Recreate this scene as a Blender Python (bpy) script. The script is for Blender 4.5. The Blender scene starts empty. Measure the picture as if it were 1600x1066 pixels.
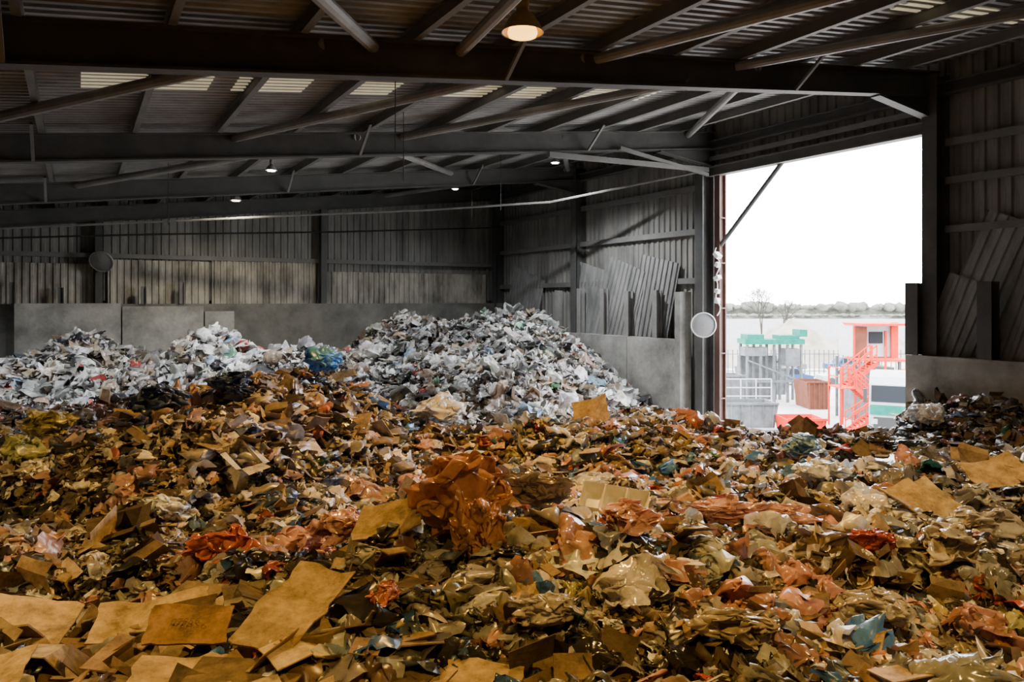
import bpy, math, bmesh, numpy as np
from mathutils import Vector, Matrix, noise
rng=np.random.default_rng(7)
TH=math.radians(29.54); S,C=math.sin(TH),math.cos(TH)
def P(a,b,z=0.0): return Vector((a*S+b*C, a*C-b*S, z))
COL=bpy.context.scene.collection

# ------------------------------------------------------------ materials
def mat(name,c1,c2=None,rough=.7,metal=0,scale=3,bump=0,bscale=20,emit=None,estr=0,stretch=(1,1,1),lo=.35,hi=.65,c3=None,spec=.5):
    m=bpy.data.materials.new(name); m.use_nodes=True; nt=m.node_tree; b=nt.nodes['Principled BSDF']
    b.inputs['Roughness'].default_value=rough; b.inputs['Metallic'].default_value=metal; b.inputs['Specular IOR Level'].default_value=spec
    b.inputs['Base Color'].default_value=(*c1,1)
    tc=nt.nodes.new('ShaderNodeTexCoord'); mp=nt.nodes.new('ShaderNodeMapping'); mp.inputs['Scale'].default_value=stretch
    nt.links.new(tc.outputs['Object'],mp.inputs[0])
    if c2:
        n=nt.nodes.new('ShaderNodeTexNoise'); n.inputs['Scale'].default_value=scale; n.inputs['Detail'].default_value=8; n.inputs['Roughness'].default_value=.65
        nt.links.new(mp.outputs[0],n.inputs['Vector'])
        r=nt.nodes.new('ShaderNodeValToRGB'); r.color_ramp.elements[0].position=lo; r.color_ramp.elements[1].position=hi
        r.color_ramp.elements[0].color=(*c1,1); r.color_ramp.elements[1].color=(*c2,1)
        if c3:
            e=r.color_ramp.elements.new(min(.98,hi+.1)); e.color=(*c3,1)
        nt.links.new(n.outputs['Fac'],r.inputs[0]); nt.links.new(r.outputs[0],b.inputs['Base Color'])
    if bump:
        n2=nt.nodes.new('ShaderNodeTexNoise'); n2.inputs['Scale'].default_value=bscale; n2.inputs['Detail'].default_value=5
        nt.links.new(mp.outputs[0],n2.inputs['Vector'])
        bp=nt.nodes.new('ShaderNodeBump'); bp.inputs['Strength'].default_value=bump; bp.inputs['Distance'].default_value=.03
        nt.links.new(n2.outputs['Fac'],bp.inputs['Height']); nt.links.new(bp.outputs[0],b.inputs['Normal'])
    if emit:
        b.inputs['Emission Color'].default_value=(*emit,1); b.inputs['Emission Strength'].default_value=estr
    return m

def debris_mat(name,rough,bump,bscale,var=.5,spec=.5,dist=.02,ridged=False,dscale=5,transl=0):
    m=bpy.data.materials.new(name); m.use_nodes=True; nt=m.node_tree; b=nt.nodes['Principled BSDF']
    b.inputs['Roughness'].default_value=rough; b.inputs['Specular IOR Level'].default_value=spec
    at=nt.nodes.new('ShaderNodeAttribute'); at.attribute_name='Col'
    tc=nt.nodes.new('ShaderNodeTexCoord')
    n=nt.nodes.new('ShaderNodeTexNoise'); n.inputs['Scale'].default_value=dscale; n.inputs['Detail'].default_value=9; n.inputs['Roughness'].default_value=.75
    nt.links.new(tc.outputs['Object'],n.inputs['Vector'])
    r=nt.nodes.new('ShaderNodeMapRange'); r.inputs['From Min'].default_value=.36; r.inputs['From Max'].default_value=.6
    r.inputs['To Min'].default_value=1-var; r.inputs['To Max'].default_value=1.15
    nt.links.new(n.outputs['Fac'],r.inputs['Value'])
    mx=nt.nodes.new('ShaderNodeVectorMath'); mx.operation='SCALE'
    nt.links.new(at.outputs['Color'],mx.inputs[0]); nt.links.new(r.outputs[0],mx.inputs['Scale'])
    nt.links.new(mx.outputs[0],b.inputs['Base Color'])
    n2=nt.nodes.new('ShaderNodeTexNoise'); n2.inputs['Scale'].default_value=bscale; n2.inputs['Detail'].default_value=3; n2.inputs['Distortion'].default_value=1.0
    if ridged: n2.noise_type='RIDGED_MULTIFRACTAL'
    nt.links.new(tc.outputs['Object'],n2.inputs['Vector'])
    bp=nt.nodes.new('ShaderNodeBump'); bp.inputs['Strength'].default_value=bump; bp.inputs['Distance'].default_value=dist
    nt.links.new(n2.outputs['Fac'],bp.inputs['Height']); nt.links.new(bp.outputs[0],b.inputs['Normal'])
    if transl:
        tr=nt.nodes.new('ShaderNodeBsdfTranslucent'); ms=nt.nodes.new('ShaderNodeMixShader'); ms.inputs[0].default_value=transl
        nt.links.new(mx.outputs[0],tr.inputs['Color']); out=nt.nodes['Material Output']
        nt.links.new(b.outputs[0],ms.inputs[1]); nt.links.new(tr.outputs[0],ms.inputs[2]); nt.links.new(ms.outputs[0],out.inputs['Surface'])
    return m

M_clad=mat('dusty_cladding',(.10,.10,.094),(.25,.245,.225),rough=.6,scale=1.5,bump=.2,bscale=8,stretch=(1,1,.25))
M_clad_dirty=mat('dirty_lower_cladding',(.16,.148,.125),(.48,.45,.385),rough=.75,scale=2,bump=.3,bscale=8,stretch=(1,1,.4))
M_deck=mat('roof_sheet',(.15,.15,.148),(.28,.278,.272),rough=.5,metal=.1,scale=1.5)
M_steel=mat('dusty_steel',(.045,.045,.044),(.075,.074,.071),rough=.6,scale=2,bump=.1)
M_steel2=mat('purlin_steel',(.11,.11,.105),(.16,.157,.15),rough=.6,scale=1.5)
M_galv=mat('galvanised_tube',(.17,.168,.162),(.26,.255,.245),rough=.5,scale=2)
M_red=mat('red_oxide_steel',(.09,.045,.038),(.14,.07,.055),rough=.6,scale=3)
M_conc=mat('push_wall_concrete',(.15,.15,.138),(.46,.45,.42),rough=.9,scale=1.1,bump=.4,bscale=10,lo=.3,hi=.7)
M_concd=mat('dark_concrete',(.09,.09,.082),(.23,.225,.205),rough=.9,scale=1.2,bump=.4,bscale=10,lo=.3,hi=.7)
M_floor=mat('floor_concrete',(.10,.095,.09),(.2,.19,.18),rough=.9,scale=.7)
M_grp=mat('rooflight_grp',(.5,.45,.3),(.7,.65,.45),rough=.5,scale=3,emit=(1,.86,.55),estr=.33)
M_black=mat('dark_plastic',(.03,.03,.03),rough=.5,spec=.2)
M_white=mat('white_paint',(.7,.7,.7),(.8,.8,.8),rough=.5,scale=4)
M_mirror=mat('mirror_glass',(.75,.77,.8),rough=.25,metal=.5)

# ------------------------------------------------------------ mesh builder
class MB:
    def __init__(s): s.v=[];s.f=[];s.m=[]
    def add(s,vs,fs,mi=0):
        o=len(s.v); s.v+= [tuple(v) for v in vs]; s.f+=[tuple(i+o for i in f) for f in fs]; s.m+=[mi]*len(fs)
    def box(s,c,sz,R=None,mi=0):
        c=Vector(c); vs=[]
        for x in(-.5,.5):
            for y in(-.5,.5):
                for z in(-.5,.5):
                    p=Vector((x*sz[0],y*sz[1],z*sz[2]))
                    if R: p=R@p
                    vs.append(c+p)
        s.add(vs,[(0,1,3,2),(4,6,7,5),(0,4,5,1),(2,3,7,6),(0,2,6,4),(1,5,7,3)],mi)
    def frame(s,p1,p2,up=(0,0,1)):
        d=(Vector(p2)-Vector(p1)); L=d.length; d.normalize(); u=Vector(up)
        if abs(d.dot(u))>.98: u=Vector((0,1,0))
        r=d.cross(u).normalized(); u=r.cross(d).normalized()
        return d,r,u,L
    def beam(s,p1,p2,w,h,up=(0,0,1),off=(0,0),mi=0):
        d,r,u,L=s.frame(p1,p2,up); c=(Vector(p1)+Vector(p2))/2+r*off[0]+u*off[1]
        s.box(c,(w,L,h),Matrix((r,d,u)).transposed(),mi)
    def ibeam(s,p1,p2,w,h,up=(0,0,1),t=.03,mi=0):
        s.beam(p1,p2,w,t,up,(0,h/2-t/2),mi); s.beam(p1,p2,w,t,up,(0,-h/2+t/2),mi); s.beam(p1,p2,t,h-2*t,up,(0,0),mi)
    def tube(s,p1,p2,r,n=10,mi=0,r2=None):
        d,a,u,L=s.frame(p1,p2); r2=r if r2 is None else r2; vs=[]
        for p,rr in((Vector(p1),r),(Vector(p2),r2)):
            for i in range(n):
                t=2*math.pi*i/n; vs.append(p+a*rr*math.cos(t)+u*rr*math.sin(t))
        s.add(vs,[(i,(i+1)%n,n+(i+1)%n,n+i) for i in range(n)]+[tuple(range(n))[::-1],tuple(range(n,2*n))],mi)
    def path(s,pts,r,n=6,mi=0):
        for a,b in zip(pts[:-1],pts[1:]): s.tube(a,b,r,n,mi)
    def lathe(s,prof,c,R=None,n=24,mi=0):
        vs=[];fs=[]; c=Vector(c)
        for (r,z) in prof:
            for i in range(n):
                t=2*math.pi*i/n; p=Vector((r*math.cos(t),r*math.sin(t),z))
                if R: p=R@p
                vs.append(c+p)
        for k in range(len(prof)-1):
            for i in range(n): fs.append((k*n+i,k*n+(i+1)%n,(k+1)*n+(i+1)%n,(k+1)*n+i))
        s.add(vs,fs,mi)
    def corr(s,o,du,dv,w,h,nrm,pitch=.2,amp=.035,mi=0):
        o,du,dv,nrm=map(Vector,(o,du,dv,nrm)); k=int(w/pitch); xs=[];zs=[]
        for i in range(k+1):
            for f,z in((0,0),(.3,0),(.42,1),(.78,1),(.9,0)):
                x=(i+f)*pitch
                if x<=w: xs.append(x); zs.append(z*amp)
        vs=[]
        for x,z in zip(xs,zs):
            vs.append(o+du*x+nrm*z); vs.append(o+du*x+nrm*z+dv*h)
        s.add(vs,[(2*i,2*i+2,2*i+3,2*i+1) for i in range(len(xs)-1)],mi)
    def obj(s,name,mats,parent=None,smooth=False,loc=None):
        me=bpy.data.meshes.new(name); me.from_pydata(s.v,[],s.f)
        for m in(mats if isinstance(mats,(list,tuple)) else [mats]): me.materials.append(m)
        me.polygons.foreach_set('material_index',s.m)
        if smooth: me.polygons.foreach_set('use_smooth',[True]*len(s.f))
        me.update(); ob=bpy.data.objects.new(name,me); COL.objects.link(ob)
        if parent: ob.parent=parent
        return ob
def empty(name,loc=(0,0,0)):
    e=bpy.data.objects.new(name,None); COL.objects.link(e); e.location=loc; e.empty_display_size=.2
    return e

# ------------------------------------------------------------ building
XL,XR,Y0,Y1=-14,15,-7,27.6
SL=.111
zb=lambda x:9.6+SL*x      # rafter soffit
zt=lambda x:10.08+SL*x    # rafter top
zd=lambda x:10.275+SL*x   # deck soffit
YR=[-3.15,3.0,9.15,15.3,21.45,27.3]

b=MB(); b.box((.5,10.3,-.15),(30,35.6,.3)); b.obj('floor',M_floor)

b=MB(); L=math.hypot(29,29*SL); dx=Vector((29,0,29*SL)).normalized()
b.corr((XL,Y0,zd(XL)),(0,1,0),dx,34.7,L,(0,0,1),pitch=.19,amp=.04)
b.box((.5,10.3,zd(.5)+.12),(29.4,35,.04),Matrix.Rotation(-math.atan(SL),3,'Y'))
b.obj('ceiling',M_deck)
def rooflight(x0,x1,y0,y1):
    b=MB(); b.corr((x0,y0,zd(x0)-.012),(0,1,0),dx,y1-y0,(x1-x0)/dx.x,(0,0,1),pitch=.19,amp=.04); return b.obj('rooflight_panel',M_grp)
rooflight(0.05,1.75,11.85,12.75); rooflight(2.1,3.2,11.85,12.75); rooflight(3.75,4.7,11.9,12.8); rooflight(5.2,7.7,11.9,12.8); rooflight(8.4,10.2,11.9,12.8)
rooflight(10.2,13.4,6.5,7.0); rooflight(13.75,14.6,8.35,8.75); rooflight(5.1,5.75,17.2,17.9)

# wall_back
b=MB()
b.corr((XL,27.55,7.2),(1,0,0),(0,0,1),29,4.9,(0,-1,0),pitch=.24,amp=.04)
b.box((.5,27.75,5),(29.4,.1,14))
b.obj('wall_back',[M_clad])
b=MB()
for x0,w,z0,h in((.85,3.05,7.0,1.5),(3.95,3.5,6.95,1.62),(7.75,6.6,6.8,1.45),(-4.5,5.2,7.1,1.25)):
    b.corr((x0,27.42,z0),(1,0,0),(0,0,1),w,h,(0,-1,0),pitch=.2,amp=.04)
b.obj('cladding_sheets_back',M_clad_dirty)
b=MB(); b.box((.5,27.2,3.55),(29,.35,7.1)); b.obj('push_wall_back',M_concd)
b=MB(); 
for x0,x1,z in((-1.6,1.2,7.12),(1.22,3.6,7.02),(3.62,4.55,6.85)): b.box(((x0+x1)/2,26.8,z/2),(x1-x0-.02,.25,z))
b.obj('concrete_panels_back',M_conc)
# wall_right
b=MB()
b.corr((14.95,15.3,5.0),(0,1,0),(0,0,1),12.3,7.0,(-1,0,0),pitch=.24,amp=.04)
b.corr((14.95,Y0,5.0),(0,1,0),(0,0,1),16.0,7.0,(-1,0,0),pitch=.24,amp=.04)
b.corr((14.95,9.0,10.75),(0,1,0),(0,0,1),6.4,1.25,(-1,0,0),pitch=.24,amp=.04)
b.box((15.1,21.5,6),(.1,12.3,12)); b.box((15.1,1,6),(.1,16,12)); b.box((15.1,12.2,11.4),(.1,6.4,1.3))
b.obj('wall_right',M_clad)
b=MB(); b.box((XL-.1,10.3,5),(.2,35,10.5)); b.obj('wall_left',M_clad)
b=MB(); b.box((.5,Y0-.1,5.9),(29.4,.2,12)); b.obj('wall_front',M_clad)
# push walls right
b=MB(); 
for i in range(5):
    y0=16.05+i*2.3; b.box((14.5,y0+1.15,3.06),(.3,2.28,6.13))
b.box((14.45,16.0,3.72),(.4,.22,7.44))
b.obj('push_wall_right',M_conc)
b=MB()
for i in range(6):
    y0=9.45-2.6*(i+1); b.box((14.5,y0+1.3,3.06),(.3,2.58,6.13))
b.obj('push_wall_door_side',M_conc)
def post(x,y,z0,z1,w=.2,m=M_steel2):
    b=MB(); b.ibeam((x,y,z0),(x,y,z1),w,w,up=(1,0,0),t=.025); return b.obj('steel_post',m)
for y in(22.4,21.05,19.75,18.5,17.2): post(14.55,y,6.13,7.5+rng.uniform(-.05,.12),m=M_galv)
for x,z in((-1.65,7.75),(-.42,7.6),(1.85,7.65),(2.97,7.8)): post(x,27.0,7.1,z,.16)
for y,z in((9.3,7.55),(7.9,7.55)): post(14.45,y,6.13,z,.26,M_steel)
# leaning sheets
def lean(yc,zc,w,h,ang,x=14.78,m=M_clad_dirty):
    a=math.radians(ang); du=Vector((0,math.cos(a),math.sin(a))); dv=Vector((0.04,-math.sin(a),math.cos(a)))
    o=Vector((x,yc,zc))-du*w/2-dv*h/2; b=MB(); b.corr(o,du,dv,w,h,(-1,0,0),pitch=.2,amp=.035); return b.obj('leaning_roof_sheet',m)
M_leansh=mat('old_sheet',(.12,.122,.12),(.26,.26,.25),rough=.65,scale=2,stretch=(1,1,.4))
lean(25.2,7.0,2.3,2.6,16,m=M_leansh); lean(20.9,7.15,1.7,2.4,14,m=M_leansh); lean(19.2,7.1,1.9,2.6,18,14.70,m=M_leansh); lean(17.6,7.1,1.7,2.7,12,14.74,m=M_leansh)
lean(7.9,7.2,1.7,3.0,22,m=M_leansh); lean(6.6,7.4,1.9,3.2,18,14.7,m=M_leansh); lean(8.8,6.7,.7,2.0,20,14.72,m=M_leansh)

# structure
for i,y in enumerate(YR):
    b=MB(); b.ibeam((XL,y,(zb(XL)+zt(XL))/2),(XR-.1,y,(zb(XR)+zt(XR))/2),.22,.48,t=.03)
    if y<27:
        b.add([(13.0,y-.02,zb(13.0)),(14.7,y-.02,zb(14.7)),(14.7,y-.02,zb(14.7)-.42),(13.0,y+.02,zb(13.0)),(14.7,y+.02,zb(14.7)),(14.7,y+.02,zb(14.7)-.42)],[(0,1,2),(3,5,4),(0,2,5,3),(0,3,4,1),(1,4,5,2)])
        b.beam((13.0,y,zb(13.0)-.01),(14.75,y,zb(14.7)-.44),.2,.03)
    b.obj('rafter',M_steel)
for y in(YR[0],YR[1],9.05,15.45,21.45,27.1):
    b=MB(); b.ibeam((14.72,y,0),(14.72,y,zb(14.7)+.4),.3,.42,up=(1,0,0),t=.03); b.obj('portal_column',M_steel)
b=MB(); b.ibeam((7.65,27.2,7.0),(7.65,27.2,zb(7.65)),.2,.3,up=(0,1,0)); b.obj('gable_column',M_steel)
b=MB(); b.ibeam((.6,27.2,7.0),(.6,27.2,zb(.6)),.2,.3,up=(0,1,0)); b.obj('gable_column',M_steel)
b=MB()
x=-13.3
while x<14.9:
    b.ibeam((x,Y0,(zt(x)+zd(x))/2),(x,27.5,(zt(x)+zd(x))/2),.09,.195,t=.015); x+=1.42
b.obj('roof_purlins',M_steel2)
b=MB()
for (x0,y0,x1,y1) in((-1.2,3,3.2,9.15),(3.4,3,4.4,9.15),(6.6,9.15,9.6,3),(9.4,9.15,13.9,3),(-2.5,15.3,2.6,9.15),(2.6,15.3,6.4,9.15),(6.0,15.3,9.9,9.15),(14,15.3,9.9,9.15),(0,21.45,5,15.3),(10,21.45,5,15.3),(14.3,21.45,10,15.3),(10,27.2,14.2,21.45)):
    b.tube((x0,y0,zt(x0)-.08),(x1,y1,zt(x1)-.08),.08)
b.obj('roof_bracing_tubes',M_galv)
b=MB()
for y in YR[:-1]:
    for x in np.arange(-12,14,5.68):
        b.beam((x,y-.1,zb(x)+.03),(x,y-.75,zd(x)-.15),.05,.05); b.beam((x,y+.1,zb(x)+.03),(x,y+.75,zd(x)-.15),.05,.05)
b.obj('rafter_stays',M_steel2)
b=MB()
b.ibeam((14.8,Y0,11.35),(14.8,27.4,11.35),.2,.25)
b.obj('eaves_beam',M_steel)
b=MB(); b.ibeam((14.85,9.1,10.66),(14.85,15.4,10.66),.25,.26); b.beam((14.8,9.1,11.0),(14.8,15.4,11.0),.06,.12); b.obj('door_1_lintel',M_steel2)
b=MB()
for z in(7.75,9.1,10.3):
    b.beam((14.85,15.5,z),(14.85,27.3,z),.12,.16)
for z in(8.6,9.55,10.3): b.beam((14.85,Y0,z),(14.85,8.9,z),.12,.14)
b.obj('wall_girts_right',M_steel2)
b=MB()
for z in(8.62,): b.beam((XL,27.4,z),(14.8,27.4,z),.12,.14)
b.obj('wall_girt_back',M_steel2)
b=MB(); b.ibeam((14.95,15.1,0),(14.95,15.1,10.6),.2,.24,up=(1,0,0)); 
for z in np.arange(1,10,1.2): b.box((14.95,15.1,z),(.22,.22,.03))
b.obj('door_1_guide_post',M_red)
b=MB(); b.ibeam((14.95,9.3,0),(14.95,9.3,10.6),.2,.2,up=(1,0,0)); b.obj('door_1_guide_rail',M_galv)
b=MB(); b.tube((14.9,13.0,10.55),(14.9,15.05,8.66),.06); b.obj('door_brace',M_steel)
b=MB(); b.beam((9.6,15.2,10.62),(14.6,15.2,10.68),.1,.12); b.beam((11.6,15.1,10.95),(14.6,15.2,10.55),.08,.08); b.obj('column_tie_strut',M_steel2)
b=MB(); pts=[Vector(p) for p in((14.5,15.3,10.65),(12.7,20.0,10.24),(9.6,22.3,10.05),(6.27,24,9.88),(2,25.2,9.55),(-1.9,26,9.24),(-9,26.6,8.9))]
b.path(pts,.035); b.obj('service_pipe',M_galv)
b=MB(); b.path([Vector((14.4,26.9,10.1)),Vector((8,26.9,9.65)),Vector((2,26.8,9.3)),Vector((-8,26.8,8.6))],.03)
for x,y,l in((5.2,13.2,.8),(1.9,20,.8),(10.4,19,1.0),(12,24,.9),(4.2,11,.6)): b.tube((x,y,zd(x)),(x,y,zb(x)-l),.008)
b.obj('hanging_cables',M_black)

# ------------------------------------------------------------ lamps
def lamp(x,y,z,r,color,power,estr,name='high_bay_lamp',hoodcol=None,top=None,cone=130):
    e=empty(name,(x,y,z)); hm=hoodcol or M_steel2
    b=MB()
    prof=[(r*.28,r*1.25),(r*.3,r*1.0),(r*.55,r*.8),(r*.85,r*.35),(r,0),(r*1.04,-.01),(r*.97,0),(r*.82,r*.33),(r*.5,r*.75),(0.001,r*.9)]
    b.lathe(prof,(0,0,0)); b.lathe([(0.001,r*1.9),(r*.3,r*1.9),(r*.33,r*1.2),(r*.2,r*1.0)],(0,0,0),n=16)
    b.tube((0,0,r*1.8),(0,0,(top or zd(x))-z),.015)
    b.obj('hood',hm,e,True)
    b=MB(); prof=[(0.001,r*.62)]+[(r*.72*math.cos(t),-r*.02+r*.5*math.sin(t)) for t in np.linspace(1.2,-.35,8)]+[(0.001,-r*.2)]
    b.lathe(prof,(0,0,0)); 
    b.obj('bulb',mat('glow_'+name,color,rough=.4,emit=color,estr=estr),e,True)
    ld=bpy.data.lights.new('lamp_light','SPOT'); ld.energy=power; ld.color=color; ld.spot_size=math.radians(cone); ld.spot_blend=.7; ld.shadow_soft_size=r*.3
    lo=bpy.data.objects.new('lamp_light',ld); COL.objects.link(lo); lo.parent=e; lo.location=(0,0,-r*.3-.03)
    return e
SOD=(1,.62,.17)
M_hood=mat('lamp_hood_enamel',(.34,.19,.05),(.46,.3,.1),rough=.4,scale=6)
lamp(4.65,7.95,10.42,.25,(1,.52,.09),1750,4.2,'sodium_high_bay_lamp',M_hood,cone=142)
for x,y,p,c_,cn in((-3.2,5.8,1250,SOD,136),(2.2,.9,650,(1,.57,.12),130),(8.6,1.5,1050,(1,.68,.27),126)):
    lamp(x,y,zb(x)-.1,.25,c_,p,12,'sodium_high_bay_lamp',M_hood,cone=cn)
LED=(.94,.965,1)
M_lh=M_galv
lamp(3.98,18.5,10.27,.13,LED,1700,30,'led_high_bay_lamp',M_lh,cone=152)
lamp(11.9,18.5,11.15,.13,LED,1900,30,'led_high_bay_lamp',M_lh,cone=148)
lamp(11.35,24,11.06,.13,LED,250,30,'led_high_bay_lamp',M_lh,cone=145)
lamp(4.13,24,10.2,.17,(1,.88,.65),450,6,'fluorescent_bay_lamp',M_lh,cone=165)
lamp(-4,19,9.6,.13,LED,1300,30,'led_high_bay_lamp',M_lh,cone=155)

def mirror(x,y,z,r,yaw,tilt=0,m=M_mirror,arm=None,rim=M_white,name='convex_mirror'):
    e=empty(name,(x,y,z)); R=Matrix.Rotation(yaw,3,'Z')@Matrix.Rotation(math.pi/2+tilt,3,'X')
    b=MB(); prof=[(r*math.sin(t)/math.sin(.5),r*(math.cos(t)-math.cos(.5))) for t in np.linspace(0.01,.5,9)]; b.lathe(prof,(0,0,0),R,n=32); b.obj('face',m,e,True)
    b=MB(); b.lathe([(r*.97,.01),(r*1.02,.03),(r*1.08,.01),(r*1.06,-.05),(r*.8,-.1),(.01,-.12)],(0,0,0),R,n=32); b.obj('rim',rim,e,True)
    if arm: b=MB(); b.tube((0,0,0),arm,.02); b.obj('bracket',M_steel,e)
mirror(14.3,15.05,6.56,.31,-.9,-.1,arm=(.4,.15,.25))
mirror(.65,26.7,8.4,.33,-.4,.5,M_leansh,arm=(0,.6,.2),rim=M_galv,name='wall_mirror')
b=MB(); 
for z,s in((8.4,.16),(8.15,.1),(7.8,.14),(7.45,.1),(7.2,.12)): b.box((14.72,14.97,z),(s,.1,s*1.2),Matrix.Rotation(z*7,3,'X'))
pts=[Vector((14.7+.06*math.sin(t*5),14.95+.05*math.cos(t*7),8.6-t*.12)) for t in range(16)]; b.path(pts,.014)
b.obj('junction_boxes',M_white)

# ------------------------------------------------------------ waste terrain
def sst(e0,e1,x): t=np.clip((x-e0)/(e1-e0),0,1); return t*t*(3-2*t)
_w=[(rng.uniform(0,6.28),rng.uniform(0,6.28),k) for k in np.geomspace(.7,10,18)]
def tn(a,b):
    z=0
    for i,(d,p,k) in enumerate(_w): z=z+np.sin(k*(a*math.cos(d)+b*math.sin(d))+p+.7*np.sin(k*.6*(b*math.cos(d)-a*math.sin(d))))/k**.7
    return z
def hf(a,b):
    z=4.95+0*a
    z=z+1.05*np.exp(-((a-11)/2.2)**2-((b+3.45)/1.5)**2)
    z=z+.46*sst(-4.5,-8.5,b)*sst(7,12,a)
    z=z+.45*np.exp(-((a-8.3)/1.6)**2-((b+4.8)/2.2)**2)
    z=z+.5*np.exp(-((a-14.3)/1.6)**2-((b-9.4)/1.3)**2)
    z=z+.2*np.exp(-((a-5.7)/1.)**2-((b-.2)/1.4)**2)
    z=z+.15*sst(7,4,a)
    ae=13.5+.4*np.sin(b*.9)+1.6*sst(6.6,8.4,b)
    z=z-.8*np.clip(a-ae,0,None)
    return z+.09*tn(a,b)
def hw(a,b):
    d=np.hypot((a-24.3)/np.where(a<24.3,1.5,1.2),1.25*np.clip(np.abs(b+1.2)-1.6,0,None))
    z1=6.55-.68*np.clip(d-.9,0,None)
    z2=5.3-.5*np.clip(np.abs(a-21)/1.2-1.2,0,None)-3*sst(-4.2,-1.5,b)
    z2=z2+.9*np.exp(-((a-20.6)/1.2)**2-((b+8.1)/1.0)**2)+.95*np.exp(-((a-20.4)/1.2)**2-((b+11.3)/1.1)**2)+.5*np.exp(-((a-21)/2)**2-((b+5.4)/1.3)**2)
    return np.maximum(z1,z2)+.07*tn(a*1.1+5,b*1.1)
def hh(a,b): return np.maximum(np.maximum(hf(a,b),hw(a,b)),.02)
def inside(a,b,m=0.0):
    X=a*S+b*C; Y=a*C-b*S
    xmax=np.where((Y>9.5)&(Y<15.9),15.6,14.3)
    return (X<xmax-m)&(X>-13.7)&(Y<26.6-m)&(Y>-6.8)
A=np.arange(-5,31,.11); B=np.arange(-21,15,.12)
aa,bb=np.meshgrid(A,B,indexing='ij'); zz=hh(aa,bb)-.07
ok=inside(aa,bb,-.15)
vs=np.stack([aa*S+bb*C,aa*C-bb*S,zz],-1).reshape(-1,3)
idx=np.arange(aa.size).reshape(aa.shape)
q=np.stack([idx[:-1,:-1],idx[:-1,1:],idx[1:,1:],idx[1:,:-1]],-1)[:, :]
qo=ok[:-1,:-1]&ok[:-1,1:]&ok[1:,1:]&ok[1:,:-1]
q=q[qo]
def npmesh(name,v,f,col,m,parent,smooth):
    me=bpy.data.meshes.new(name); k=f.shape[1]
    me.vertices.add(len(v)); me.vertices.foreach_set('co',np.ascontiguousarray(v,dtype=np.float32).ravel())
    me.loops.add(f.size); me.loops.foreach_set('vertex_index',f.astype(np.int32).ravel())
    me.polygons.add(len(f)); me.polygons.foreach_set('loop_start',np.arange(0,f.size,k,dtype=np.int32)); me.polygons.foreach_set('loop_total',np.full(len(f),k,dtype=np.int32))
    me.polygons.foreach_set('use_smooth',np.full(len(f),smooth))
    me.update(calc_edges=True)
    if col is not None:
        at=me.color_attributes.new('Col','FLOAT_COLOR','POINT'); at.data.foreach_set('color',np.concatenate([col,np.ones((len(col),1))],1).astype(np.float32).ravel())
    me.materials.append(m); me.validate()
    ob=bpy.data.objects.new(name,me); COL.objects.link(ob); ob.parent=parent
    return ob
M_card=debris_mat('cardboard',.85,.25,30,.6,.2)
M_film=debris_mat('plastic_film',.3,.55,7,.4,.7,.04,ridged=True,transl=.22)
M_gloss=debris_mat('glossy_clear_film',.17,.6,9,.35,1.0,.04,ridged=True,transl=.3)
M_paper=debris_mat('waste_paper',.8,.5,12,.55,.25,.02)
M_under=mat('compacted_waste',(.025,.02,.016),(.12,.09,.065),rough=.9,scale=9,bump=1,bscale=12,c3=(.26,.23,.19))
heap=empty('mixed_waste_heap'); wheap=empty('white_paper_waste_heap')
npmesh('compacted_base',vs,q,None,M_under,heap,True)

# ---- templates
def tri(x):
    t=np.abs((x%1.0)-.5)*2-.5
    return t*(1.6-1.2*np.abs(t))   # slightly rounded folds
def crumple(v,seed,n=14,amp=.25,f0=1.,f1=6.,ex=.85):
    r=np.random.default_rng(seed+999); o=v.copy(); w=v+.1*np.sin(v[:,[1,2,0]]*6+seed)
    for f in np.geomspace(f0,f1,n):
        d=r.normal(size=3); d/=np.linalg.norm(d); e=r.normal(size=3); e/=np.linalg.norm(e)
        o=o+np.outer(tri(w@d*f+r.uniform(0,1)),e)*amp/f**ex
    return o
def film_t(seed,n=11,amp=.26,f1=5.5,nf=14):
    r=np.random.default_rng(seed+7); g=np.linspace(-1,1,n); v=[]; asp=r.uniform(.45,1)
    for x in g:
        for y in g:
            u=x*math.sqrt(1-y*y/2*.7); w=y*math.sqrt(1-x*x/2*.7); rad=math.hypot(u,w); t=math.atan2(w,u)
            k=.5*(1+.45*noise.noise(Vector((math.cos(t)*1.6,math.sin(t)*1.6,seed*3.1))))
            v.append((u*k,w*k*asp,.3-.35*rad*rad))
    v=crumple(np.array(v),seed,nf,amp,.9,f1)
    f=[(i*n+j,i*n+j+1,(i+1)*n+j+1,(i+1)*n+j) for i in range(n-1) for j in range(n-1)]
    return v-v.mean(0),np.array(f)
def paper_t(seed,n=4,amp=.12,fold=.3):
    r=np.random.default_rng(seed); g=np.linspace(-.5,.5,n); x,y=np.meshgrid(g,g,indexing='ij'); asp=r.uniform(.45,1); sk=r.uniform(-.3,.3)
    th=seed*1.7; z=fold*np.abs(x*math.cos(th)+y*math.sin(th)); v=np.stack([x+sk*y,y*asp,z],-1).reshape(-1,3)+r.uniform(-.04,.04,(n*n,3))
    v=crumple(v,seed,7,amp,.8,3.); f=[(i*n+j,i*n+j+1,(i+1)*n+j+1,(i+1)*n+j) for i in range(n-1) for j in range(n-1)]
    return v-v.mean(0),np.array(f)
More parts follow.
